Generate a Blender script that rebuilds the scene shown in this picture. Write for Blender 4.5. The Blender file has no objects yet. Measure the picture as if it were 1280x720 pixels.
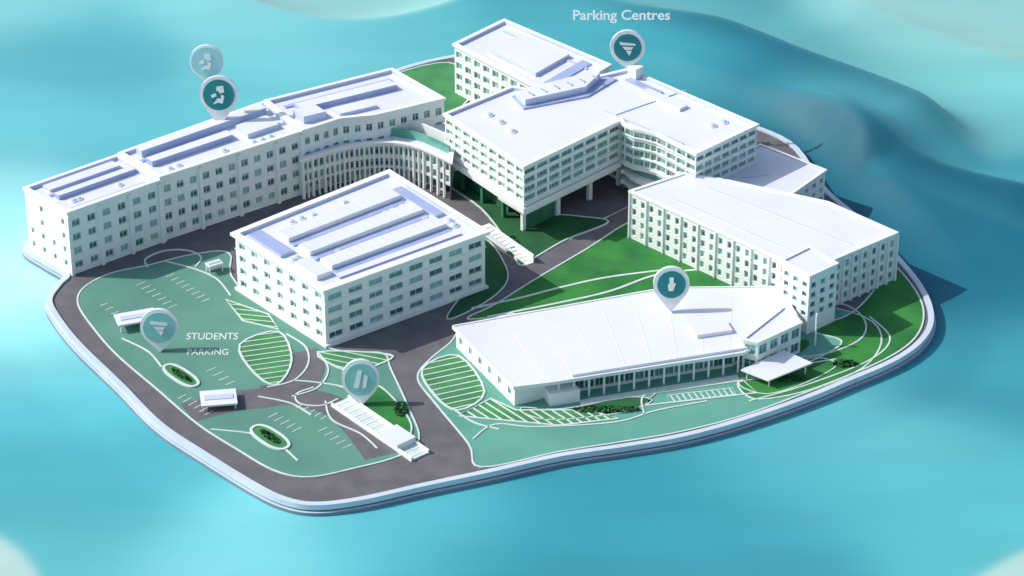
import bpy, bmesh, math, random
import numpy as np
from mathutils import Vector
from mathutils.geometry import tessellate_polygon
random.seed(7)
SC=bpy.context.scene
COL=bpy.context.collection

# ------------------------------------------------------------------ materials
def s2l(h):
    h=h.lstrip('#');o=[]
    for i in (0,2,4):
        c=int(h[i:i+2],16)/255
        o.append(c/12.92 if c<=0.04045 else ((c+0.055)/1.055)**2.4)
    return o
def mat(name,col,col2=None,scale=0.3,rough=0.6,bump=0.0,spec=0.4,metal=0.0,alpha=1.0,detail=5):
    m=bpy.data.materials.new(name);m.use_nodes=True
    nt=m.node_tree;b=nt.nodes["Principled BSDF"]
    b.inputs["Roughness"].default_value=rough
    b.inputs["Specular IOR Level"].default_value=spec
    b.inputs["Metallic"].default_value=metal
    b.inputs["Alpha"].default_value=alpha
    col2=col2 or [c*0.9 for c in col]
    tc=nt.nodes.new("ShaderNodeTexCoord")
    n=nt.nodes.new("ShaderNodeTexNoise");n.inputs["Scale"].default_value=scale;n.inputs["Detail"].default_value=detail
    nt.links.new(tc.outputs["Object"],n.inputs["Vector"])
    r=nt.nodes.new("ShaderNodeValToRGB")
    r.color_ramp.elements[0].position=0.35;r.color_ramp.elements[1].position=0.65
    r.color_ramp.elements[0].color=(*col2,1);r.color_ramp.elements[1].color=(*col,1)
    nt.links.new(n.outputs[0],r.inputs[0]);nt.links.new(r.outputs[0],b.inputs["Base Color"])
    if bump:
        bp=nt.nodes.new("ShaderNodeBump");bp.inputs["Strength"].default_value=bump
        n2=nt.nodes.new("ShaderNodeTexNoise");n2.inputs["Scale"].default_value=scale*8
        nt.links.new(tc.outputs["Object"],n2.inputs["Vector"])
        nt.links.new(n2.outputs[0],bp.inputs["Height"]);nt.links.new(bp.outputs[0],b.inputs["Normal"])
    return m
WALL=mat("white_render",(.87,.90,.87),(.82,.86,.83),.12,.6)
ROOF=mat("white_roof_membrane",(.77,.79,.84),(.72,.75,.81),.07,.55)
LILAC=mat("blue_roof_panel",(.42,.48,.72),(.34,.41,.66),.15,.45)
PALE=mat("pale_blue_trim",(.58,.65,.80),(.52,.60,.76),.2,.5)
G1=mat("window_glass_dark",(.06,.17,.17),(.03,.12,.12),.5,.12,spec=.7)
G2=mat("window_glass_mid",(.14,.32,.30),(.10,.25,.24),.5,.15,spec=.7)
G3=mat("window_glass_light",(.32,.56,.51),(.24,.48,.44),.5,.2,spec=.6)
GT=mat("curtain_glass_teal",(.16,.46,.38),(.10,.34,.28),.4,.15,spec=.7)
FR=mat("window_frame",(.66,.75,.72),(.60,.70,.67),.5,.4)
ASPH=mat("asphalt",(.155,.15,.165),(.12,.116,.13),.18,.85,.05,detail=9)
PAVE=mat("green_paving",(.120,.30,.23),(.095,.25,.195),.06,.8,.03,detail=8)
PAVE2=mat("teal_plaza_paving",(.13,.385,.30),(.105,.32,.255),.05,.75,.03,detail=8)
GRASS=mat("lawn_grass",(.042,.25,.048),(.018,.145,.038),.09,.9,.3,detail=10)
GRASSD=mat("lawn_grass_dark",(.022,.135,.045),(.014,.085,.032),.12,.9,.3,detail=10)
GRASST=mat("planted_terrace",(.07,.28,.10),(.05,.21,.08),.15,.9,.2,detail=8)
KERB=mat("kerb_concrete",(.68,.76,.72),(.58,.67,.65),.3,.7)
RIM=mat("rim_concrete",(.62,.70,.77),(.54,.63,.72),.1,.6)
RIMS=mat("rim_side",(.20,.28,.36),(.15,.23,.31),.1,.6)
PAINT=mat("road_paint",(.74,.80,.76),(.55,.63,.60),.9,.7)
LEAF=mat("shrub_leaf",(.05,.15,.05),(.02,.08,.03),.6,.8)
PINT=mat("pin_teal",(.03,.26,.27),(.02,.20,.22),.1,.3)
PINW=mat("pin_white",(.84,.88,.86),(.80,.85,.83),.1,.35)
PINM=mat("pin_mint",(.28,.60,.54),(.22,.53,.48),.1,.35)
PINP=mat("pin_pale",(.40,.72,.74),(.35,.66,.70),.1,.35)
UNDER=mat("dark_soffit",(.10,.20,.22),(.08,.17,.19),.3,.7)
GREENW=mat("green_wall",(.05,.22,.12),(.03,.15,.09),.2,.6)

# ------------------------------------------------------------------ mesh builder
class MB:
    def __init__(s): s.v=[];s.f=[];s.m=[]
    def face(s,pts,m):
        n=len(s.v);s.v+= [tuple(p) for p in pts];s.f.append(tuple(range(n,n+len(pts))));s.m.append(m)
    def poly(s,pts,z,m):
        P=[Vector((p[0],p[1],z)) for p in pts]
        n=len(s.v);s.v+=[tuple(p) for p in P]
        for t in tessellate_polygon([P]):
            a,b,c=[P[i] for i in t]
            t=list(t)
            if (b-a).cross(c-a).z<0: t.reverse()
            s.f.append(tuple(n+i for i in t));s.m.append(m)
    def prism(s,pts,z0,z1,m,mside=None,bottom=False):
        s.poly(pts,z1,m)
        if bottom: s.poly(pts,z0,mside or m)
        k=len(pts)
        for i in range(k):
            a=pts[i];b=pts[(i+1)%k]
            s.face([(a[0],a[1],z0),(b[0],b[1],z0),(b[0],b[1],z1),(a[0],a[1],z1)],mside or m)
    def box(s,c,u,l,w,z0,z1,m):
        ux,uy=u;d=math.hypot(ux,uy);ux/=d;uy/=d
        P=[(c[0]+ux*a*l/2-uy*b*w/2,c[1]+uy*a*l/2+ux*b*w/2) for a,b in((-1,-1),(1,-1),(1,1),(-1,1))]
        s.prism(P,z0,z1,m,bottom=True)
    def strip(s,pts,w,z0,z1,m,closed=False,mside=None):
        L,R=offs(pts,w/2,closed)
        n=len(pts);rng=range(n if closed else n-1)
        for i in rng:
            j=(i+1)%n
            s.face([(*R[i],z1),(*R[j],z1),(*L[j],z1),(*L[i],z1)],m)
            s.face([(*R[i],z0),(*R[j],z0),(*R[j],z1),(*R[i],z1)],mside or m)
            s.face([(*L[j],z0),(*L[i],z0),(*L[i],z1),(*L[j],z1)],mside or m)
        if not closed:
            for i in (0,n-1):
                s.face([(*R[i],z0),(*R[i],z1),(*L[i],z1),(*L[i],z0)],mside or m)
    def cyl(s,x,y,r,z0,z1,m,n=10):
        s.prism([(x+r*math.cos(2*math.pi*i/n),y+r*math.sin(2*math.pi*i/n)) for i in range(n)],z0,z1,m)
    def obj(s,name,parent=None,loc=None):
        me=bpy.data.meshes.new(name);me.from_pydata(s.v,[],s.f)
        used=sorted(set(x.name for x in s.m));mp={n:i for i,n in enumerate(used)}
        for n in used: me.materials.append(bpy.data.materials[n])
        me.polygons.foreach_set("material_index",[mp[x.name] for x in s.m]);me.update()
        o=bpy.data.objects.new(name,me);COL.objects.link(o)
        if parent:o.parent=parent
        return o
def offs(pts,d,closed):
    n=len(pts);L=[];R=[]
    for i in range(n):
        a=pts[i-1] if (i>0 or closed) else pts[i]
        b=pts[(i+1)%n] if (i<n-1 or closed) else pts[i]
        tx,ty=b[0]-a[0],b[1]-a[1];k=math.hypot(tx,ty) or 1;tx/=k;ty/=k
        L.append((pts[i][0]-ty*d,pts[i][1]+tx*d));R.append((pts[i][0]+ty*d,pts[i][1]-tx*d))
    return L,R
def inset(P,d):
    n=len(P);out=[]
    for i in range(n):
        a,b,c=P[i-1],P[i],P[(i+1)%n]
        def nrm(p,q):
            x,y=q[0]-p[0],q[1]-p[1];k=math.hypot(x,y);return(-y/k,x/k)
        n1=nrm(a,b);n2=nrm(b,c)
        bx,by=n1[0]+n2[0],n1[1]+n2[1];k=bx*bx+by*by
        f=min(2*d/k,abs(d)*3) if d>0 else max(2*d/k,-abs(d)*3)
        out.append((b[0]+bx*f,b[1]+by*f))
    return out
def smooth(P,closed=True,k=6):
    n=len(P);o=[]
    for i in range(n if closed else n-1):
        p0=P[i-1] if (closed or i>0) else P[i];p1=P[i];p2=P[(i+1)%n];p3=P[(i+2)%n] if (closed or i<n-2) else P[i+1]
        for j in range(k):
            t=j/k
            o.append(tuple(0.5*((2*p1[q])+(-p0[q]+p2[q])*t+(2*p0[q]-5*p1[q]+4*p2[q]-p3[q])*t*t+(-p0[q]+3*p1[q]-3*p2[q]+p3[q])*t**3) for q in(0,1)))
    if not closed:o.append(P[-1])
    return o
def empty(name,loc=(0,0,0)):
    e=bpy.data.objects.new(name,None);COL.objects.link(e);e.empty_display_size=2;return e
def Q(P,u,v):
    n,r,f,l=P[1],P[2],P[3],P[0]
    return tuple((1-u)*(1-v)*n[q]+u*(1-v)*r[q]+u*v*f[q]+(1-u)*v*l[q] for q in(0,1))
def qbox(mb,P,u0,u1,v0,v1,z0,z1,m,ms=None):
    mb.prism([Q(P,u0,v0),Q(P,u1,v0),Q(P,u1,v1),Q(P,u0,v1)],z0,z1,m,ms)

def wall(mb,p0,p1,z0,z1,floors,bays,wf=.55,hf=.5,depth=.4,glass=(G1,G2,G1,G3),mull=1,m=WALL,off=.05,base=0.0,top=0.0,double=False,skip=None):
    dx,dy=p1[0]-p0[0],p1[1]-p0[1];Ln=math.hypot(dx,dy);dx/=Ln;dy/=Ln
    nx,ny=dy,-dx
    def P(u,v,d=0): return (p0[0]+dx*u-nx*d,p0[1]+dy*u-ny*d,v)
    def q(u0,u1,v0,v1,mm,d=0):
        if u1-u0>1e-4 and v1-v0>1e-4: mb.face([P(u0,v0,d),P(u1,v0,d),P(u1,v1,d),P(u0,v1,d)],mm)
    if floors==0 or bays==0: q(0,Ln,z0,z1,m);return
    if base: q(0,Ln,z0,z0+base,m)
    if top: q(0,Ln,z1-top,z1,m)
    za,zb=z0+base,z1-top;fh=(zb-za)/floors;bw=Ln/bays
    for i in range(floors):
        for j in range(bays):
            u0,u1=j*bw,(j+1)*bw;v0,v1=za+i*fh,za+(i+1)*fh
            if skip and skip(i,j): q(u0,u1,v0,v1,m);continue
            a=u0+bw*(1-wf)/2;b=u1-bw*(1-wf)/2;c=v0+fh*(1-hf)*(.5+off);d=c+fh*hf
            q(u0,u1,v0,c,m);q(u0,u1,d,v1,m);q(u0,a,c,d,m);q(b,u1,c,d,m)
            mb.face([P(a,c),P(b,c),P(b,c,depth),P(a,c,depth)],m)
            mb.face([P(a,d),P(a,d,depth),P(b,d,depth),P(b,d)],m)
            mb.face([P(a,c),P(a,c,depth),P(a,d,depth),P(a,d)],m)
            mb.face([P(b,c),P(b,d),P(b,d,depth),P(b,c,depth)],m)
            g=random.choice(glass);bl=random.random()
            if bl<.3 and fh*hf>1.2:      # half drawn blind
                zz=d-(d-c)*random.uniform(.25,.6)
                q(a,b,c,zz,g,depth);q(a,b,zz,d,G3,depth)
            else: q(a,b,c,d,g,depth)
            for k in range(mull):
                x=a+(b-a)*(k+1)/(mull+1);h=.06+.02*(bw>3)
                q(x-h,x+h,c,d,FR,depth-.08)
            if fh*hf>1.6: q(a,b,c+(d-c)*.62,c+(d-c)*.62+.1,FR,depth-.1)
            s0=c-.12
            mb.face([P(a-.1,c,-.12),P(b+.1,c,-.12),P(b+.1,c-.003,0),P(a-.1,c-.003,0)],m)
            mb.face([P(a-.1,s0,-.12),P(b+.1,s0,-.12),P(b+.1,c,-.12),P(a-.1,c,-.12)],m)
def parapet(mb,P,z1,h=.9,t=.6,ov=.4,ch=.7,mt=ROOF,mi=PALE,mtop=WALL):
    O=inset(P,-ov) if ov else P;I=inset(P,t);n=len(P)
    for i in range(n):
        j=(i+1)%n
        mb.face([(*O[i],z1-ch),(*O[j],z1-ch),(*O[j],z1),(*O[i],z1)],WALL)
        mb.face([(*O[i],z1),(*O[j],z1),(*I[j],z1),(*I[i],z1)],mtop)
        mb.face([(*I[j],z1-h),(*I[i],z1-h),(*I[i],z1),(*I[j],z1)],mi)
        if ov: mb.face([(*P[i],z1-ch),(*P[j],z1-ch),(*O[j],z1-ch),(*O[i],z1-ch)],WALL)
    mb.poly(I,z1-h,mt)

# ------------------------------------------------------------------ terrain
RIMP=[(-123.8,19.8),(-117.4,12.4),(-111.9,6.4),(-113.4,1.2),(-114.8,-6),(-112,-14),(-105,-27),(-93,-45),(-82,-62),(-70,-75),(-58,-87),(-51,-92.5),(-44,-94.5),(-34,-92.5),(-20,-87),(-4,-81),(11,-75),(26,-71),(39,-67),(52,-61),(68,-51.5),(80,-43),(92,-34),(99.5,-25),(103,-15),(102.5,-2),(98,14),(90,34),(82,51),(75,76),(57,92),(36,109),(11,124),(-2,129),(-18,127),(-35,116),(-42,97),(-67,72),(-105,43),(-121.5,25)]
RIMS_=smooth(RIMP,True,6)
def seg_d(X,Y,pts):
    best=np.full(X.shape,1e9);side=np.zeros(X.shape);tt=np.zeros(X.shape)
    n=len(pts)-1
    for i in range(n):
        ax,ay=pts[i];bx,by=pts[i+1];ex,ey=bx-ax,by-ay;L=ex*ex+ey*ey
        t=np.clip(((X-ax)*ex+(Y-ay)*ey)/L,0,1)
        dx=X-(ax+t*ex);dy=Y-(ay+t*ey);d=np.hypot(dx,dy)
        sd=np.sign(ex*dy-ey*dx)
        k=d<best;best=np.where(k,d,best);side=np.where(k,sd,side);tt=np.where(k,(i+t)/n,tt)
    return best,side,tt
def axis(lo,hi,st,far):
    a=list(np.arange(lo,hi+.1,st));s=st
    while a[-1]<far: s*=1.35;a.append(a[-1]+s)
    s=st
    while a[0]>-far: s*=1.35;a.insert(0,a[0]-s)
    return np.array(a)
gx=axis(-200,220,1.1,6000);gy=axis(-160,270,1.2,6000)
X,Y=np.meshgrid(gx,gy)
Z=np.full(X.shape,-3.0)
def ss(x): x=np.clip(x,0,1);return x*x*(3-2*x)
def dune(pts,H,wl,wr,taper=.2,pw=1.25):
    d,s,t=seg_d(X,Y,pts)
    w=np.where(s>0,wl,wr);f=np.exp(-(d/w)**pw)
    return H*f*ss(np.minimum(t,1-t)/taper)
C1=smooth([(10,184),(38,156),(62,136),(83,117),(100,103),(112,92),(122,80),(130,66)],False,8)
C2=smooth([(66,106),(82,92),(96,76),(110,61),(126,51),(146,43),(185,30)],False,8)
C3=smooth([(92,60),(104,46),(118,34),(136,22),(170,5)],False,8)
C4=smooth([(-105,215),(-84,172),(-66,157),(-48,151),(-28,156),(0,176),(30,200)],False,8)
C5=smooth([(70,-150),(97,-122),(113,-107),(130,-98),(160,-90)],False,8)
C6=smooth([(-160,-92),(-130,-96),(-114,-103),(-103,-118),(-92,-150)],False,8)
C7=smooth([(88,176),(106,160),(124,144),(142,130),(166,114),(200,95)],False,8)
Z+=dune(C1,11,8,34,.3)
Z+=dune(C2,7,8,24,.28)
Z+=dune(C3,3,7,26)
Z+=dune(C4,5,10,30)
Z+=dune(C7,3,12,24)
Z+=1.5*np.sin(X/47+Y/61)*np.sin(Y/53-X/90+1)
ring=RIMS_+[RIMS_[0]]
d,s,_=seg_d(X,Y,ring)
dd=np.where(s>0,0,d)
k=ss((dd-2)/16)
Z=-2.2*(1-k)+np.maximum(Z,-6)*k

anch=[(-151,165,'78c5c9'),(-85,168,'7ccbcf'),(-125,135,'55b0bb'),(-142,92,'66c2ca'),(-135,45,'98e4e8'),(-130,12,'baf8f8'),(-122,-22,'86dce1'),(-118,-50,'58c0cb'),(-114,-85,'50b2bc'),(-108,-112,'62c2c6'),(-90,-85,'4aabb6'),(-60,-108,'7cd6da'),(-25,-103,'58bcc8'),(0,-116,'3392a2'),(30,-92,'389aaa'),(48,-112,'3c98a8'),(68,-78,'50b0bc'),(88,-65,'66c4c9'),(105,-85,'54b6be'),(112,-104,'5cbcc2'),(108,-33,'3490a0'),(123,-34,'419dac'),(113,12,'1a667c'),(130,16,'20748a'),(103,53,'1a6479'),(77,90,'267e90'),(48,134,'3b9aa8'),(14,155,'48a6b2'),(-33,145,'60bec4'),(-56,135,'76cad0'),(122,98,'6cc4c6'),(140,110,'74c6c6'),(127,142,'88ccc8'),(112,158,'84c6c4'),(92,112,'1b687d'),(132,72,'3a9aab'),(150,60,'3a9aab'),(-100,75,'5cb8c2'),(-60,105,'64c0c8'),(85,70,'1b667a'),(100,30,'185e73'),(118,30,'1c6a80'),(-140,-10,'a8ecee'),(60,145,'32909f'),(75,128,'257e8e'),(95,95,'1b6a7e'),(110,108,'78cac9')]  # terrain tints; the near-white left spot is a highlight painted into the colour
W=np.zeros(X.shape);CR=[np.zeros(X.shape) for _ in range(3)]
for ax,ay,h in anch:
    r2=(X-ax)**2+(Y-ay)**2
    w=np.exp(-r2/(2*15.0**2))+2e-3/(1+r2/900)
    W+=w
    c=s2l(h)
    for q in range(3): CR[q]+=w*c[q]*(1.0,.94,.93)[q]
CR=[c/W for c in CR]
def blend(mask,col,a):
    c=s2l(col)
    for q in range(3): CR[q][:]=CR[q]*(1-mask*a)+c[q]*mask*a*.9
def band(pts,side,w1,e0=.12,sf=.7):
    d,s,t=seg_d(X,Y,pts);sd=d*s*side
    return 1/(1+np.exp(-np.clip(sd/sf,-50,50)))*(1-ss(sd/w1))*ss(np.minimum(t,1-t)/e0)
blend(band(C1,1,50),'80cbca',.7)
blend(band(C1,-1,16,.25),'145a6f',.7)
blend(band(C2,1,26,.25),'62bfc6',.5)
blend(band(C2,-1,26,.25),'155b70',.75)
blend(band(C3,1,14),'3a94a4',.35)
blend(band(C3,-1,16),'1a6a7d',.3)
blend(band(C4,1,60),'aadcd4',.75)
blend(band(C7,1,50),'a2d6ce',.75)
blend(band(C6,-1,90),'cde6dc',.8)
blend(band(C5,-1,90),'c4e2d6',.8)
ny_,nx_=X.shape
verts=np.stack([X.ravel(),Y.ravel(),Z.ravel()],1)
me=bpy.data.meshes.new("terrain")
i=np.arange(ny_-1)[:,None]*nx_+np.arange(nx_-1)[None,:]
F=np.stack([i,i+1,i+1+nx_,i+nx_],-1).reshape(-1,4)
me.from_pydata(verts.tolist(),[],F.tolist())
ca=me.color_attributes.new("tint_and_light",'FLOAT_COLOR','POINT')  # ground tint together with the painted bright spot
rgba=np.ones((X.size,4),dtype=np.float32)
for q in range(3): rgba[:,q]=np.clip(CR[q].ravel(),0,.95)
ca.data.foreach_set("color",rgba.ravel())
me.polygons.foreach_set("use_smooth",[True]*len(me.polygons))
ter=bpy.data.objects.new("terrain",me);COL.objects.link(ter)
TM=bpy.data.materials.new("terrain_tint_and_light");TM.use_nodes=True;nt=TM.node_tree;b=nt.nodes["Principled BSDF"]
at=nt.nodes.new("ShaderNodeAttribute");at.attribute_name="tint_and_light"
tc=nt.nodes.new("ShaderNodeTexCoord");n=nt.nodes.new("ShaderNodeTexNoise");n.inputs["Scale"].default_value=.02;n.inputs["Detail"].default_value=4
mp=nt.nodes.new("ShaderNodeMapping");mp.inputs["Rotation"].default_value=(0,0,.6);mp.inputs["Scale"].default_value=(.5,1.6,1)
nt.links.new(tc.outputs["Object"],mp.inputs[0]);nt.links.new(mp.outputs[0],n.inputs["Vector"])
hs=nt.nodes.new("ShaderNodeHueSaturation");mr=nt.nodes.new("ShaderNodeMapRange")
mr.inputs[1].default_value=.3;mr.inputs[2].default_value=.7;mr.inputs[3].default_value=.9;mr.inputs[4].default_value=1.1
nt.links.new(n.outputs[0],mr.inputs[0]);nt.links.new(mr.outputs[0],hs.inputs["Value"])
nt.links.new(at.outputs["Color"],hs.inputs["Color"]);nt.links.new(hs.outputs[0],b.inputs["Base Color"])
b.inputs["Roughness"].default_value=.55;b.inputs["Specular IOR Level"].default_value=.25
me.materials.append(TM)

# ------------------------------------------------------------------ island base
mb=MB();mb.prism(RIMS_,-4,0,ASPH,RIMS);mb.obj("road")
mb=MB()
mb.strip(RIMS_,1.4,-.9,.5,RIM,True)
mb.obj("rim_kerb")
mb=MB()
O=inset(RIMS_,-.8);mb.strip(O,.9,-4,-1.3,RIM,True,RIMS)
mb.obj("rim_step")

def area(name,P,m,z=.12,sm=True,kerb=.42,k=5):
    S=smooth(P,True,k) if sm else P
    a=MB();a.prism(S,0,z,m);a.obj(name)
    if kerb:
        a=MB();a.strip(S,kerb,0,z+.13,KERB,True);a.obj("kerb")
    return S
PK=[(-107.5,-8),(-107,0),(-101,7),(-92,11),(-81,16.5),(-72,17),(-69,2),(-47,-26),(-38,-30),(-31,-31),(-29,-38),(-24.5,-54),(-21.5,-68),(-26,-75),(-36,-80),(-46,-83.5),(-54,-81),(-63,-72.5),(-73,-62),(-84,-47),(-95,-32),(-102,-20)]
area("parking_area",PK,PAVE,.10)
FC=[(-7,-79.5),(-10,-70),(-18,-53),(-22.5,-42),(-20,-34),(-15,-26),(-11,-18),(2,-13),(38,-6),(60,-4),(84,-12),(90,-23),(84,-37.5),(68,-49.3),(53,-58.7),(39,-65),(26,-69),(11,-73.2)]
area("plaza",FC,PAVE2,.10)
L1=[(-11,-15),(-4,-8),(5,3),(19,19),(31,33),(37,27),(71,-10),(63,-11),(38,-7),(12,-10),(0,-13)]
area("lawn",L1,GRASS,.16)
L2=[(73,-20),(83,-13),(90,-2),(94,9),(97,10),(101,-3),(101.3,-14),(98,-24),(91,-32.5),(80,-41),(68,-48.5),(57,-51),(54,-43),(64,-40),(76,-31),(80,-25)]
area("lawn",L2,GRASS,.16)
area("lawn",[(-19,57),(-8,62),(2,60),(7,45),(9,38),(17,36),(25,33),(14,24),(6,15),(2,11),(-1,22),(-8,40)],GRASSD,.16)
area("lawn",[(-7,24),(-1,7),(-5,-5),(-16,-15),(-10,4)],GRASSD,.16,kerb=.3)
area("lawn",[(-38,-51),(-33,-45),(-28,-51),(-23.5,-62),(-25,-68),(-32,-60)],GRASS,.30)
area("lawn",[(-36,113),(-18,124),(-11,108),(-18,92),(-34,95)],GRASST,.16)
area("lawn",[(60,-16),(66,-24),(72,-25),(70,-30),(62,-36),(57,-37)],GRASS,.17,kerb=0)
area("lawn",[(2,-55),(12,-55.5),(27,-50.5),(33,-52),(24,-57.5),(8,-60)],GRASSD,.17,kerb=.3)
area("lawn",[(54,-44),(60,-49),(70,-44),(78,-36),(72,-33),(66,-40)],GRASS,.18,kerb=.3)

def hatch(name,P,ang,sp,w,m=GRASST,z=.2,ground=True):
    a=MB()
    if ground: a.prism(P,0,z,m)
    c,s=math.cos(ang),math.sin(ang)
    T=[(x*c+y*s,-x*s+y*c) for x,y in P]
    lo=min(t[1] for t in T);hi=max(t[1] for t in T);y=lo+sp*.5
    while y<hi:
        xs=[]
        for i in range(len(T)):
            p,q=T[i],T[(i+1)%len(T)]
            if (p[1]-y)*(q[1]-y)<0: xs.append(p[0]+(q[0]-p[0])*(y-p[1])/(q[1]-p[1]))
        xs.sort()
        for k in range(0,len(xs)-1,2):
            x0,x1=xs[k],xs[k+1]
            R=[(x0,y-w/2),(x1,y-w/2),(x1,y+w/2),(x0,y+w/2)]
            a.prism([(u*c-v*s,u*s+v*c) for u,v in R],z-.05,z+.1,KERB)
        y+=sp
    a.obj(name)
    if ground:
        a=MB();a.strip(P,.5,0,z+.14,KERB,True);a.obj("kerb")
A_ANG=math.atan2(27.6,38.3);B_ANG=math.atan2(-26.8,23.4)
hatch("planted_terrace",smooth([(-66,-27),(-57,-21),(-53,-34),(-56,-45),(-62,-39)],True,4),math.radians(15),2.2,.3)
hatch("planted_terrace",smooth([(-47,-30.5),(-29.5,-31.5),(-32,-36),(-39,-39)],True,4),math.radians(-20),2.2,.3)
hatch("planted_terrace",smooth([(-21.5,-38),(-13,-32),(-6.5,-48),(-12.5,-56),(-18,-50)],True,4),math.radians(22),2.3,.36)
hatch("planted_terrace",[(-12.5,-58.5),(-5,-51),(1,-56),(18,-56),(25,-59.5),(11,-62.5)],B_ANG,1.9,.42)
hatch("planted_terrace",[(-13,-20),(0,-12.5),(3.5,-14.5),(-7.5,-23)],math.radians(65),1.9,.35)
hatch("planted_terrace",[(-71,-6),(-60,-13),(-57,-20),(-66,-16)],math.radians(-10),2.1,.3)

def kerbline(P,w=.5,h=.3,m=KERB,name="kerb",k=8):
    a=MB();a.strip(smooth(P,False,k),w,0,h,m);a.obj(name)
for P in [[(-10,-10),(2,-5),(12,0),(24,5),(40,9)],[(-6,-14),(10,-8),(24,-2),(36,6),(48,9)],[(38,24),(44,14),(50,8)]]:
    kerbline(P,.7,.22,KERB,"garden_path")
for P in [[(54,-37),(64,-33.5),(76,-31),(85,-24),(86.5,-15),(82,-8),(76,-10)],
          [(56,-39.5),(66,-37),(78,-33.5)],[(88,-14),(92,-24),(86,-34),(70,-45),(56,-52)],
          [(-92,10),(-93,14),(-89,18),(-83,18.5),(-79,15),(-80,10)],
          [(-88,13),(-80,9),(-74,4),(-70,-4)],
          [(-55,-22),(-50,-28),(-49,-36),(-52,-43),(-58,-46)],[(-47,-30),(-44,-38),(-46,-46),(-52,-50)],
          [(-47,-46),(-51,-49),(-50,-53),(-45,-54),(-41,-51)],[(-52,-43),(-46,-44),(-40,-46),(-37,-50)],
          [(-44,-52),(-42,-60),(-35,-66),(-31,-72)],[(-70,-64),(-60,-66),(-54,-70),(-49,-77)],
          [(-60,-50),(-52,-53),(-47,-58)],[(-95,-24),(-88,-30),(-84,-37)],
          [(-9,-68),(-4,-62),(6,-63),(24,-61),(34,-56),(46,-52)],
          [(-14,-55),(-9,-61),(-3,-64)],[(31,-58),(31,-50),(38,-46)]]:
    kerbline(P,.42,.28)
a=MB()
a.strip(smooth([(-76,-57),(-66,-52),(-57,-50),(-51,-45),(-49,-37),(-51,-30)],False),8.5,.0,.125,ASPH)
a.obj("road")
a=MB()
a.strip(smooth([(-60,-49),(-50,-50),(-41,-55),(-35,-64),(-30,-75)],False),8,.0,.131,ASPH)
a.obj("road")
a=MB()
def stalls(p,q,n,l=3.2,z=.15,ang=None,w=.22):
    dx,dy=q[0]-p[0],q[1]-p[1];an=ang if ang is not None else math.atan2(dx,-dy)
    u=(math.cos(an),math.sin(an))
    for i in range(n+1):
        c=(p[0]+dx*i/n,p[1]+dy*i/n);a.box(c,u,l,w,z-.02,z,PAINT)
stalls((-93,2),(-84,-9),6,2.6);stalls((-86,6),(-76,-6),7,2.4);stalls((-101,-8),(-95,-16),4,2.2)
stalls((-72,-38),(-67,-44),3,2.8);stalls((-78,-50),(-71,-57),5,2.6);stalls((-56,-58),(-50,-64),4,2.8)
stalls((-44,-64),(-38,-71),4,2.6);stalls((-50,-54),(-44,-59),4,2.2)
a.obj("parking_markings")
a=MB()
for P in [[(33,44),(24,35),(16,27),(8,17)],[(15,24),(19,31),(26,37)]]:
    S=smooth(P,False,14)
    a.strip(S,.28,0,.012 if P[0][0]>20 else .02,PAINT)
a.obj("lane_markings")
a=MB()
R=[(31,-54),(34,-48.5),(55,-43),(58,-48.5)]
a.strip(R,.5,.1,.3,KERB,True)
for i in range(11):
    t=i/10;x=38+14*t;y=-51+3.2*t
    a.box((x,y),(-.35,1),3.0,.3,.1,.18,PAINT)
a.strip([(37,-52.6),(53,-49),(52.4,-46.2),(36.8,-49.4)],.3,.1,.19,PAINT,True)
a.obj("parking_markings")

# ------------------------------------------------------------------ buildings
def roof_unit(mb,P,u0,u1,v0,v1,z,h,m=ROOF,side=WALL):
    qbox(mb,P,u0,u1,v0,v1,z,z+h,m,side)
def dome(mb,x,y,r,z,m=PALE):
    N=12
    prev=None
    for k in range(4):
        a=k/3*math.pi/2*.95;rr=r*math.cos(a);zz=z+.25+r*.5*math.sin(a)
        ringp=[(x+rr*math.cos(2*math.pi*i/N),y+rr*math.sin(2*math.pi*i/N),zz) for i in range(N)]
        if prev:
            for i in range(N): mb.face([prev[i],prev[(i+1)%N],ringp[(i+1)%N],ringp[i]],m)
        prev=ringp
    mb.face(prev,m);mb.cyl(x,y,r+.25,z,z+.3,WALL,N)

M=[(-68.4,-1.0),(-45.0,-27.8),(-6.7,-0.2),(-31.5,30.5)]
e=empty("office_building");mb=MB();H=16.5
for i,(fl,ba,wf,hf) in enumerate([(4,7,.46,.46),(4,8,.66,.44),(4,7,.5,.5),(4,9,.6,.46)]):
    wall(mb,M[i],M[(i+1)%4],0,H-.7,fl,ba,wf,hf,.45,(G2,G2,G1,G3),mull=1,base=.9,top=.7)
mb.strip(inset(M,-.35),.7,0,.8,WALL,True)
mb.strip(inset(M,-.10),.35,11.9,12.15,WALL,True)
mb.obj("walls",e)
mb=MB();parapet(mb,M,H,.9,.8,.9,.8)
zr=H-.9
roof_unit(mb,M,.14,.90,.08,.135,zr,.5,ROOF,LILAC)
for v0 in (.20,.44,.68):
    qbox(mb,M,.16,.88,v0,v0+.13,zr,zr+1.5,ROOF,WALL)
    qbox(mb,M,.16,.88,v0-.06,v0-.004,zr,zr+.35,LILAC)
    qbox(mb,M,.17,.87,v0+.134,v0+.155,zr,zr+.5,PALE)
    for k in range(14):
        u=.18+k*.05;qbox(mb,M,u,u+.003,v0+.01,v0+.12,zr+1.5,zr+1.54,PALE)
qbox(mb,M,.04,.12,.55,.92,zr,zr+.9,LILAC,PALE);qbox(mb,M,.04,.13,.15,.4,zr,zr+1.4,ROOF,WALL)
qbox(mb,M,.90,.96,.35,.8,zr,zr+.8,LILAC,PALE)
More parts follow.
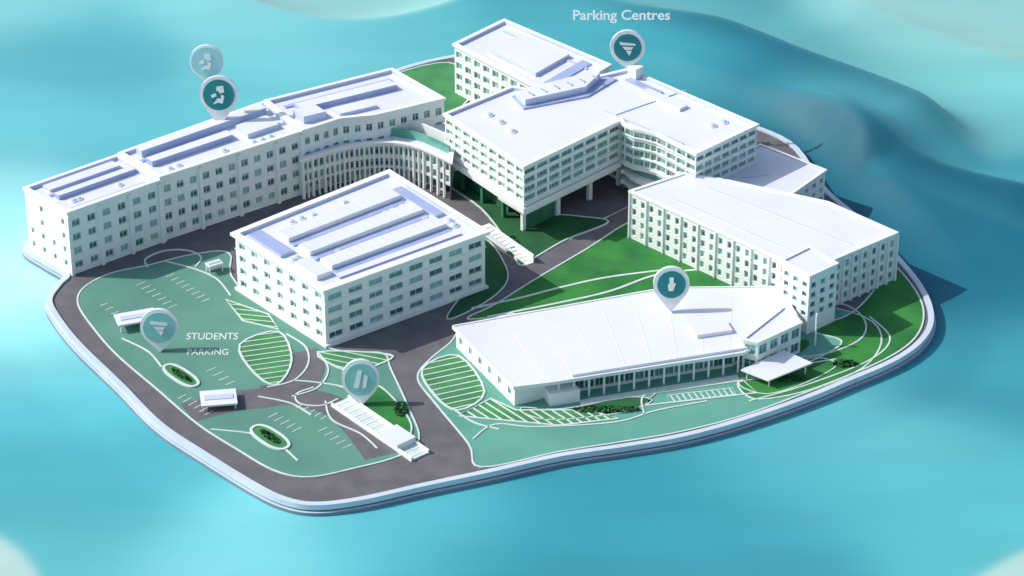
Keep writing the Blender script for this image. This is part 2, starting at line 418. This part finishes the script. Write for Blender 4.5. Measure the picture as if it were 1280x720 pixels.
for u,v in((.10,.48),(.07,.47),(.93,.2),(.94,.27),(.3,.9),(.36,.9)):
    x,y=Q(M,u,v);dome(mb,x,y,1.0,zr)
for k in range(12):
    x,y=Q(M,random.uniform(.1,.9),random.choice([.03,.6,.38,.88]));mb.box((x,y),(1,.7),1.2,.9,zr,zr+.7,PALE)
mb.obj("roof",e)

LW1=[(-123.0,18.9),(-110.6,6.3),(-89.5,22.7),(-101.3,36.2)]
LW2=[(-100.7,36.2),(-89.2,23.5),(-54.9,48.0),(-65.6,64.6)]
LW3=[(-65.2,64.6),(-54.5,48.0),(-45.0,54.6),(-36.0,56.5),(-18.0,65.9),(-32.4,83.1)]
e=empty("hospital_wing");mb=MB()
H=18.3
wall(mb,LW1[0],LW1[1],0,H-.7,4,4,.30,.40,.4,(G2,G3,G2),base=.6,top=1.2,skip=lambda i,j:i>1 and j%2==0)
wall(mb,LW1[1],LW1[2],0,H-.7,4,6,.50,.46,.5,(G2,G1,G3),base=.4,top=1.2)
wall(mb,LW1[2],LW1[3],0,H-.7,4,4,.4,.4,.4,base=.6,top=1.2);wall(mb,LW1[3],LW1[0],0,H-.7,4,6,.5,.4,.4,base=.6,top=1.2)
H2=18.9
wall(mb,LW2[1],LW2[2],0,H2-.7,4,11,.52,.46,.5,(G2,G1,G1,G3),base=.5,top=1.4)
wall(mb,LW2[0],LW2[1],0,H2-.7,0,0);wall(mb,LW2[2],LW2[3],0,H2-.7,0,0);wall(mb,LW2[3],LW2[0],0,H2-.7,4,11,.5,.4,.4,base=.5,top=1.2)
for k in (0,3,6,9,11):
    t=k/11;x=LW2[1][0]*(1-t)+LW2[2][0]*t;y=LW2[1][1]*(1-t)+LW2[2][1]*t
    mb.box((x+.2,y-.3),(34.3,24.5),.9,.9,0,H2-.9,WALL)
for k in (0,2,4,6):
    t=k/6;x=LW1[1][0]*(1-t)+LW1[2][0]*t;y=LW1[1][1]*(1-t)+LW1[2][1]*t
    mb.box((x+.2,y-.25),(21,16.4),.8,.7,0,H-1,WALL)
H3=19.2
for i in range(6):
    wall(mb,LW3[i],LW3[(i+1)%6],0,H3-.7,4,[5,4,3,6,6,8][i],.5,.46,.4,(G2,G1),base=.5,top=1)
mb.obj("walls",e)
mb=MB()
parapet(mb,LW1,H,1,.8,.35);parapet(mb,LW2,H2,1,.8,.35);parapet(mb,LW3,H3,1,.8,.35)
roof_unit(mb,LW1,.12,.95,.45,.56,H-1,1.3,ROOF,LILAC);qbox(mb,LW1,.1,.96,.60,.66,H-1,H-.7,LILAC)
roof_unit(mb,LW1,.15,.9,.72,.9,H-1,.8,ROOF,PALE);qbox(mb,LW1,.1,.9,.1,.14,H-1,H-.6,PALE)
roof_unit(mb,LW2,.06,.62,.40,.56,H2-1,1.6,ROOF,LILAC);qbox(mb,LW2,.05,.65,.61,.68,H2-1,H2-.7,LILAC)
roof_unit(mb,LW2,.08,.95,.74,.88,H2-1,2.0,ROOF,PALE);roof_unit(mb,LW2,.70,.92,.3,.62,H2-1,1.4,ROOF,PALE)
for u,v in((.12,.2),(.18,.2),(.7,.16),(.76,.16),(.82,.16),(.5,.2)):
    x,y=Q(LW2,u,v);dome(mb,x,y,.9,H2-1)
for u,v in((.2,.3),(.26,.3),(.7,.3)):
    x,y=Q(LW1,u,v);dome(mb,x,y,.8,H-1)
L3q=[(-63,63),(-53,50),(-21.5,66),(-32.5,80.5)]
roof_unit(mb,L3q,.1,.9,.55,.75,H3-1,1.6,ROOF,LILAC);qbox(mb,L3q,.05,.95,.82,.9,H3-1,H3-.6,LILAC)
roof_unit(mb,L3q,.3,.6,.15,.4,H3-1,1.0,ROOF,PALE);roof_unit(mb,L3q,.02,.2,.2,.5,H3-1,2.2,ROOF,PALE)
mb.obj("roof",e)

cf=smooth([(-54.6,45.6),(-49.1,49.1),(-44.1,52.1),(-38.9,53.9),(-33.7,54.8),(-28.4,53.9),(-23.1,51.2),(-16.2,44.7)],False,2)
CCp=cf+[(-15.5,58),(-17.9,66.9),(-34.2,69.2),(-45.8,64),(-55.3,54)]
e=empty("curved_wing");mb=MB();H=12.2
for i in range(len(CCp)):
    p,q=CCp[i],CCp[(i+1)%len(CCp)]
    if i<len(cf)-1:
        wall(mb,p,q,4.2,H-.6,2,2,.72,.62,.6,(G2,GT,G1),mull=0,top=.5)
        mb.box(p,(q[0]-p[0],q[1]-p[1]),.55,.9,0,H-.4,WALL)
        mx,my=(p[0]+q[0])/2,(p[1]+q[1])/2
        mb.box((mx,my),(q[0]-p[0],q[1]-p[1]),.4,.7,0,H-.55,WALL)
    else: wall(mb,p,q,0,H-.6,0,0)
inn=inset(CCp,2.2)
for i in range(len(cf)-1): wall(mb,inn[i],inn[i+1],0,4.2,1,1,.85,.8,.1,(G1,G2),mull=1)
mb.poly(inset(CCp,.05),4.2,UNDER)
mb.obj("walls",e)
mb=MB();parapet(mb,CCp,H,.7,.5,.8,.6)
arc=[(x,y+4.2) for x,y in cf[5:]]
mb.strip(arc,.5,H-.7,H+1.6,GT);arc2=[(x,y+8.0) for x,y in cf[6:]]
mb.strip(arc2,.6,H-.7,H+2.6,WALL)
arc3=[(x,y+6.0) for x,y in cf[5:]]
mb.strip(arc3,2.6,H-.7,H-.55,PAVE)
mb.obj("roof",e)

Cp=[(-17.5,53.5),(3.0,25.3),(28.3,50.4),(29.3,47.9),(31.5,45.6),(34.3,44.4),(37.4,42.6),(47.0,32.1),(63.5,47.7),(31.1,79.2),(6.8,66.5),(0.0,69)]
e=empty("main_hospital_building");mb=MB();H=21;zb=8.6
st=[(9,.76,.52,1),(8,.82,.56,1),(1,.85,.66,0),(1,.92,.7,1),(1,.92,.7,1),(2,.9,.7,1),(4,.88,.64,1),(7,.84,.54,1),(10,.6,.4,1),(7,.6,.4,1),(2,.6,.4,1),(6,.6,.4,1)]
for i in range(len(Cp)):
    n,wf,hf,mu=st[i]
    wall(mb,Cp[i],Cp[(i+1)%len(Cp)],zb,H-.7,4,n,wf,hf,.55,(G2,GT,GT,G3),mull=mu+1 if n in(8,9,7) else mu,base=1.1,top=.3)
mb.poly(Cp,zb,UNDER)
for z in (zb+1.0,zb+3.9,zb+6.75,zb+9.6):
    mb.strip(inset(Cp,-.12),.5,z-.18,z+.12,WALL,True)
bl=[(18,40.5),(28.5,49),(33,43.5),(40,38.5),(47.2,32.5)]
bs=smooth(bl,False,6)
for z in (5.6,2.6):
    mb.strip([(x+.2,y+1.5) for x,y in bs[6:]],3.0,z,z+1.1,WALL)
mb.strip([(x+.5,y+2.6) for x,y in bs[6:]],.4,0,zb,G2)
# deep white fascia that steps down under the front block
mb.strip([(-17.9,53.2),(3.0,24.7),(28.6,50.0)],.5,zb-1.3,zb+.2,WALL)
mb.strip([(-3.5,34.6),(3.1,26.0),(27.5,50.2)],.4,zb-2.5,zb-1.1,WALL)
def lerp(a,b,t):return(a[0]+(b[0]-a[0])*t,a[1]+(b[1]-a[1])*t)
I=inset(Cp,2.0)
for t in (.1,.4,.7,.98):
    p=lerp(I[0],I[1],t);mb.box(p,(20.5,-28),1.0,1.0,0,zb,GREENW if t<.9 else WALL)
for t in (.33,.66,.97):
    p=lerp(I[1],I[2],t);mb.box(p,(25,25),1.3,1.0,0,zb,WALL)
mb.prism([(-14,56),(-1,38),(6,44),(2,66),(-6,66)],0,zb-.3,GREENW)
mb.prism([(2.5,30),(5.5,30.5),(12,37.5),(10,40)],0,zb-.3,GREENW)
lowD=[(37.5,44.5),(46.6,33.6),(62.6,47.8),(31.1,77.5),(16,69),(26,58)]
for i in range(6): wall(mb,lowD[i],lowD[(i+1)%6],0,zb,2,[4,7,10,5,5,5][i],.7,.6,.3,(G1,GT))
mb.obj("walls",e)
mb=MB();parapet(mb,Cp,H,.8,.6,.5,.7)
zr=H-.8
mb.prism([(3,57),(20,64),(28,74),(24,76),(0,64)],zr,zr+.5,LILAC)
mb.prism([(3.5,58.5),(19.5,66),(23.5,74),(20,74.2),(1,63.2)],zr+.5,zr+2.3,ROOF,PALE)
for k in range(6): mb.box((5+k*3.4,61.5+k*1.9),(1,-1.2),2.2,.4,zr+2.3,zr+2.6,LILAC)
mb.box((40,62),(1,-1),14,3,zr,zr+.9,ROOF);mb.box((35,70),(1,-1),12,2,zr,zr+.5,LILAC)
mb.strip([(24,56),(44,38)],.3,zr,zr+.4,PALE);mb.strip([(27,54),(46,68)],.25,zr,zr+.25,PALE)
for p in [(-6,54),(-3,50),(0,45),(52,48),(55,50)]: dome(mb,*p,1.0,zr)
mb.box((33,76),(1,1),3,3,zr,zr+3.2,WALL)
mb.obj("roof",e)

B=[(-15.9,105.5),(11.8,74.0),(26.6,92.9),(-2.2,120.6)]
e=empty("rear_hospital_block");mb=MB();H=15.4
for i in range(4): wall(mb,B[i],B[(i+1)%4],0,H-.7,4,[11,8,10,6][i],.66,.56,.5,(G2,G3,GT),mull=1,base=.5,top=.6)
mb.obj("walls",e)
mb=MB();parapet(mb,B,H,.9,.8,.5)
qbox(mb,B,.15,.9,.12,.2,H-.9,H-.5,LILAC);roof_unit(mb,B,.2,.85,.3,.75,H-.9,1.2,ROOF,PALE)
qbox(mb,B,.75,.8,.1,.9,H-.9,H-.6,PALE)
mb.obj("roof",e)

E=[(46.2,36.3),(53.5,30.0),(68.7,26.5),(81.6,43.2),(65.5,57.2)]
e=empty("annex_building");mb=MB();H=10
for i in range(5): wall(mb,E[i],E[(i+1)%5],0,H-.6,3,[2,4,6,6,5][i],.45,.45,.4,(G2,G3),base=.4,top=.6)
mb.obj("walls",e)
mb=MB();parapet(mb,E,H,.4,.4,.3,.6)
mb.box((63,40),(1,.25),8,.3,H-.4,H-.2,PALE);mb.obj("roof",e)

Fp=[(30.1,24.9),(71.7,-15.0),(95.7,3.7),(79.9,19.1),(54.3,30.8),(44.2,34.2)]
e=empty("right_wing_building");mb=MB();H=14
wall(mb,Fp[0],Fp[1],0,H-.6,4,20,.46,.62,.5,(G2,G2,G1,G3),mull=0,base=.6,top=.7)
wall(mb,Fp[1],Fp[2],0,H-.6,4,10,.5,.58,.5,(G2,G1,G3),mull=1,base=.6,top=.7)
for k in range(11):
    p=lerp(Fp[1],Fp[2],k/10);mb.box((p[0]+.2,p[1]-.25),(24,18.7),.45,.8,0,H-.7,WALL)
for k in range(0,21,2):
    p=lerp(Fp[0],Fp[1],k/20);mb.box((p[0]-.15,p[1]-.15),(41.6,-39.9),.3,.5,0,H-.7,WALL)
for i in range(2,6): wall(mb,Fp[i],Fp[(i+1)%6],0,H-.6,4,[7,8,4,5][i-2],.5,.5,.4,base=.5,top=.6)
mb.obj("walls",e)
mb=MB();parapet(mb,Fp,H,.35,.5,.35,.6,mi=WALL)
mb.strip([(40,22),(73,-9)],.25,H-.35,H-.2,PALE);mb.strip([(50,27),(84,-2)],.25,H-.35,H-.2,PALE)
mb.obj("roof",e)
T=[(65.8,-14.6),(71.8,-22.2),(79.1,-16.1),(72.8,-8.2)]
mb=MB();H=16.3
for i in range(4): wall(mb,T[i],T[(i+1)%4],0,H,4,3,.5,.5,.4,(G2,G1),mull=0,base=4,top=1.4)
parapet(mb,T,H+.5,.4,.4,.25,.5)
for p in [(66.5,-23.5),(73.5,-27)]: mb.cyl(p[0],p[1],.25,0,9.0,WALL,8)
mb.obj("stair_tower",e)

Gp=[(-14.3,-28.0),(0.4,-55.0),(9.4,-53.0),(55.2,-39.9),(69.8,-24.3),(66.1,-9.5),(37.8,-10.0)]
e=empty("pavilion");mb=MB();H=6
Gi=[(-13.5,-28.0),(0.6,-54.0),(10,-49.5),(53,-36.6),(68,-23.8),(65,-11),(37.8,-11)]
wall(mb,Gi[0],Gi[1],0,H-.5,1,6,.35,.35,.3,(G2,G3),mull=0)
wall(mb,Gi[1],Gi[2],0,H-.5,0,0)
wall(mb,Gi[2],Gi[3],0,H-.5,1,18,.86,.72,.3,(G1,G2,G1),mull=1)
wall(mb,Gi[3],Gi[4],0,H-.5,1,5,.7,.6,.3,(G2,G1))
for i in (4,5,6): wall(mb,Gi[i],Gi[(i+1)%7],0,H-.5,0,0)
for k in range(13):
    p=lerp((11,-51.8),(54,-39.3),k/12);mb.cyl(p[0],p[1],.28,0,H-.5,WALL,8)
mb.prism([(9,-54.2),(16,-52.2),(14.5,-48.5),(7.5,-50.5)],0,3.4,WALL)
mb.strip([(16,-52.8),(54,-41.8)],2.2,0,.35,KERB)
mb.obj("walls",e)
mb=MB()
mb.prism(Gp,H-.5,H+.0,ROOF,WALL,bottom=True)
mb.strip([Gp[1],Gp[2],Gp[3],Gp[4]],.4,H-.6,H+.25,WALL)
mb.strip([Gp[0],Gp[1]],.4,H-.6,H+.25,WALL);mb.strip([Gp[0],Gp[6],Gp[5]],.4,H-.6,H+.25,WALL)
for k in range(1,9):
    a0=lerp((2,-53),(58,-37),k/9);b0=lerp((-10,-27),(62,-11),k/9)
    mb.strip([lerp(a0,b0,.05),lerp(a0,b0,.95)],.16,H,H+.05,ROOF)
mb.strip([(14,-50.2),(56,-38)],1.2,H,H+.7,ROOF)
mb.box((48,-30),(1,.28),9,5,H,H+1.0,ROOF)
en=[(55,-38),(58.5,-39.5),(69.5,-30.5),(66,-23)]
for i in range(4): wall(mb,en[i],en[(i+1)%4],0,8.2,2,[1,4,2,3][i],.7,.6,.3,(G1,G2))
parapet(mb,en,8.8,.4,.4,.3,.6)
mb.obj("roof",e)
mb=MB()
c=[(54.4,-42.2,2.7),(60.7,-46.5,2.4),(71.6,-40.2,3.4),(65.2,-35.8,4.2)]
mb.face(c,ROOF);mb.face([(x,y,z-.35) for x,y,z in c][::-1],WALL)
for i in range(4):
    p,q=c[i],c[(i+1)%4];mb.face([(p[0],p[1],p[2]-.35),(q[0],q[1],q[2]-.35),q,p],WALL)
for p in ((56,-42.3,2.2),(61,-45.3,2.1),(70,-40.2,3.0),(65,-37,3.7)): mb.cyl(p[0],p[1],.18,0,p[2],WALL,8)
mb.obj("entrance_canopy",e)

# ------------------------------------------------------------------ small structures
def shelter(c,u,l,w,h):
    mb=MB();mb.box(c,u,l,w,h-.45,h,ROOF)
    d=math.hypot(*u);ux,uy=u[0]/d,u[1]/d
    for a in(-.44,.44):
        for b in(-.42,.42):
            mb.cyl(c[0]+ux*a*l-uy*b*w,c[1]+uy*a*l+ux*b*w,.15,.1,h-.45,WALL,8)
    mb.box((c[0]-uy*w*.36,c[1]+ux*w*.36),u,l*.9,.2,.1,h-.45,WALL)
    mb.box((c[0]-uy*w*.2,c[1]+ux*w*.2),u,l*.7,.6,.45,.6,FR)
    mb.box(c,u,l*.8,w*.3,h,h+.2,PALE)
    mb.obj("bus_shelter")
shelter((-92,-17.5),(1,.35),10,5.5,2.4)
shelter((-69,-53),(1,.15),8.5,6.5,1.9)
shelter((-75,8),(1,.6),4,2.4,2.6)
def shrubs(mb,x,y,rx,ry,ang,n,h):
    ca,sa=math.cos(ang),math.sin(ang)
    for _ in range(n):
        a=random.random()*6.28;r=math.sqrt(random.random())
        u,v=rx*r*math.cos(a),ry*r*math.sin(a);px,py=x+u*ca-v*sa,y+u*sa+v*ca
        pz=.3+random.random()*h*(1-r*.5)
        d=Vector((random.gauss(0,1),random.gauss(0,1),random.gauss(0,1)+.6)).normalized()
        t=d.orthogonal().normalized()*random.uniform(.12,.3);w=d.cross(t)
        c=Vector((px,py,pz));mb.face([c-t-w,c+t-w,c+t+w,c-t+w],random.choice([LEAF,LEAF,GRASS]))
def island(c,ang,l,w):
    P=[]
    for i in range(28):
        t=2*math.pi*i/28;x=l/2*math.copysign(abs(math.cos(t))**.8,math.cos(t));y=w/2*math.copysign(abs(math.sin(t))**.8,math.sin(t))
        P.append((c[0]+x*math.cos(ang)-y*math.sin(ang),c[1]+x*math.sin(ang)+y*math.cos(ang)))
    e=empty("planter_island")
    mb=MB();mb.prism(P,0,.3,GRASST);mb.strip(P,.7,0,.45,KERB,True);mb.obj("kerb_and_soil",e)
    mb=MB();shrubs(mb,c[0],c[1],l*.3,w*.18,ang,350,.9);mb.obj("shrubs",e)
island((-79,-41),B_ANG,12,4.2);island((-56,-67.5),B_ANG,12,5.0)
mb=MB()
for p in [(60,-15.5,4,1.5),(66,-42.5,4,1),(80,-36,3,1.2),(22,-56,8,1.2),(46,-11.5,6,1),(0,20,1.5,5),(-26,-56,1.5,3)]:
    shrubs(mb,p[0],p[1],p[2],p[3],0,400,1.0)
mb.obj("shrubs")
mb=MB();a0,b0=(-40.5,-52.5),(-21,-75.5)
mb.strip([a0,b0],4.6,0,.45,KERB)
L_,R_=offs([a0,b0],2.5,False)
mb.strip(L_,.4,0,1.1,WALL);mb.strip(R_,.4,0,1.1,WALL)
for k in range(14):
    p=lerp(a0,b0,(k+.5)/14);mb.box(p,(19.5,-23),.3,4.4,.45,.55,WALL)
mb.box((-26.5,-69),(19.5,-23),7,5.4,.1,2.0,ROOF)
mb.obj("walkway")
mb=MB();a0,b0=(-7,27.5),(4.5,11.5)
for k in range(12):
    p=lerp(a0,b0,(k+.5)/12);mb.box(p,(11.5,-16),1.68,2.0,0,2.4-k*.19,WALL)
L_,R_=offs([a0,b0],1.2,False);mb.strip(L_,.3,0,2.5,WALL)
mb.obj("staircase")

# ------------------------------------------------------------------ map pins
def pin(tip,r,h,inner,rim=PINW,icon=0,tilt=12,sx=1.0,iconm=PINW,fr=.78):
    e=empty("map_pin");e.location=tip;e.rotation_euler=(math.radians(-tilt),0,0)
    cz=h-r;al=math.acos(r/cz) if cz>r else 1.2
    P=[]
    n=40
    for i in range(n+1):
        a=-math.pi/2+al+(2*math.pi-2*al)*i/n
        P.append((r*sx*math.cos(a),cz+r*math.sin(a)))
    P.append((0,0))
    def ext(mb,pts,y0,y1,m):
        k=len(pts);f=[(p[0],y0,p[1]) for p in pts];bk=[(p[0],y1,p[1]) for p in pts]
        mb.face(f,m);mb.face(bk[::-1],m)
        for i in range(k): mb.face([f[i],f[(i+1)%k],bk[(i+1)%k],bk[i]],m)
    def disc(rr,sq=sx):return[(rr*sq*math.cos(2*math.pi*i/36),cz+rr*math.sin(2*math.pi*i/36)) for i in range(36)]
    mb=MB();ext(mb,P,-.6,.6,rim);mb.obj("body",e)
    mb=MB();ext(mb,disc(r*fr),-.85,-.55,inner);mb.obj("face",e)
    mb=MB()
    def q(pts):ext(mb,[(x*r*sx,cz+z*r) for x,z in pts],-1.05,-.8,iconm)
    if icon==0:
        q([(-.1,.45),(.25,.5),(.3,.15),(.05,.1),(.0,.25),(-.1,.2)]);q([(-.3,-.5),(-.05,-.15),(.1,-.2),(.15,.05),(.3,-.05),(.2,-.45),(-.05,-.4)])
        q([(-.4,0),(-.15,.1),(-.1,-.05),(-.35,-.15)])
    elif icon==1:
        q([(-.45,.35),(.45,.25),(.45,.12),(-.42,.18)]);q([(-.3,.08),(.35,.04),(.2,-.12),(-.15,-.1)]);q([(-.1,-.15),(.25,-.17),(.1,-.45),(.0,-.3)])
    elif icon==2:
        q([(-.12,.42),(.12,.42),(.12,.1),(.25,.1),(.18,-.1),(.1,-.35),(-.15,-.35),(-.2,-.05),(-.1,.1)])
    else:
        q([(-.35,-.4),(-.1,.5),(.1,.45),(-.1,-.45)]);q([(.1,-.45),(.2,.3),(.4,.2),(.3,-.4)])
    mb.obj("icon",e)
    return e
pin((-76.3,52,17.9),5.0,13.8,PINT,icon=0,fr=.82)
pin((-79.5,57,28.2),4.4,10.2,PINP,rim=PINW,icon=0,iconm=PINW,fr=.9)
pin((30.8,77,22.2),4.7,10.6,PINT,icon=1)
pin((38.6,-21.5,6.2),4.4,11.6,PINT,icon=2)
pin((-85,-30,.2),4.6,10.9,PINM,icon=1,fr=.84)
pin((-35.5,-54,.2),4.8,11.6,PINM,icon=3,sx=.92,fr=.84)
def text(name,body,loc,size,rot,m,sy=1.0,ext=.05,sx=1.0,off=.05):
    c=bpy.data.curves.new(name,"FONT");c.body=body;c.size=size;c.extrude=ext;c.align_x='CENTER';c.offset=off
    o=bpy.data.objects.new(name,c);COL.objects.link(o);bpy.context.view_layer.update()
    me=bpy.data.meshes.new_from_object(o);bpy.data.objects.remove(o)
    o=bpy.data.objects.new(name,me);COL.objects.link(o);me.materials.clear();me.materials.append(m)
    o.location=loc;o.rotation_euler=rot;o.scale=(sx,sy,1)
    return o
text("parking_sign","Parking Centres",(29,78,36.2),3.7,(math.radians(60),0,0),PINW,ext=.1,sx=1.08,off=.06)
text("ground_lettering","STUDENTS",(-73,-24.5,.14),2.9,(0,0,0),PAINT,1.5,.01,sx=.9,off=.02)
text("ground_lettering","PARKING",(-73.5,-31.5,.14),2.7,(0,0,0),PAINT,1.4,.01,sx=.9,off=.02)

# ------------------------------------------------------------------ light and camera
to_sun=Vector((-0.98,0.08,0)).normalized();el=math.radians(41)
sd=Vector((to_sun.x*math.cos(el),to_sun.y*math.cos(el),math.sin(el)))
L=bpy.data.lights.new("sun","SUN");L.energy=3.6;L.angle=math.radians(.5);L.color=(1,.965,.91)
so=bpy.data.objects.new("sun",L);COL.objects.link(so);so.rotation_euler=(-sd).to_track_quat('-Z','Y').to_euler()
w=bpy.data.worlds.new("World");SC.world=w;w.use_nodes=True;nt=w.node_tree
sk=nt.nodes.new("ShaderNodeTexSky");sk.sky_type='NISHITA';sk.sun_disc=False;sk.sun_elevation=el;sk.sun_rotation=math.atan2(sd.x,sd.y)
sk.ozone_density=.5;sk.dust_density=2.0
bg=nt.nodes["Background"];bg.inputs[1].default_value=.15;nt.links.new(sk.outputs[0],bg.inputs[0])
SC.view_settings.view_transform='Standard';SC.view_settings.look='None';SC.view_settings.exposure=0
cam=bpy.data.objects.new("camera",bpy.data.cameras.new("camera"));COL.objects.link(cam)
p=math.radians(31);D=782
cam.data.lens=110;cam.data.sensor_width=36;cam.data.clip_start=1;cam.data.clip_end=20000
cam.location=(0,-D*math.cos(p),D*math.sin(p));cam.rotation_euler=(math.radians(59),0,0)
SC.camera=cam
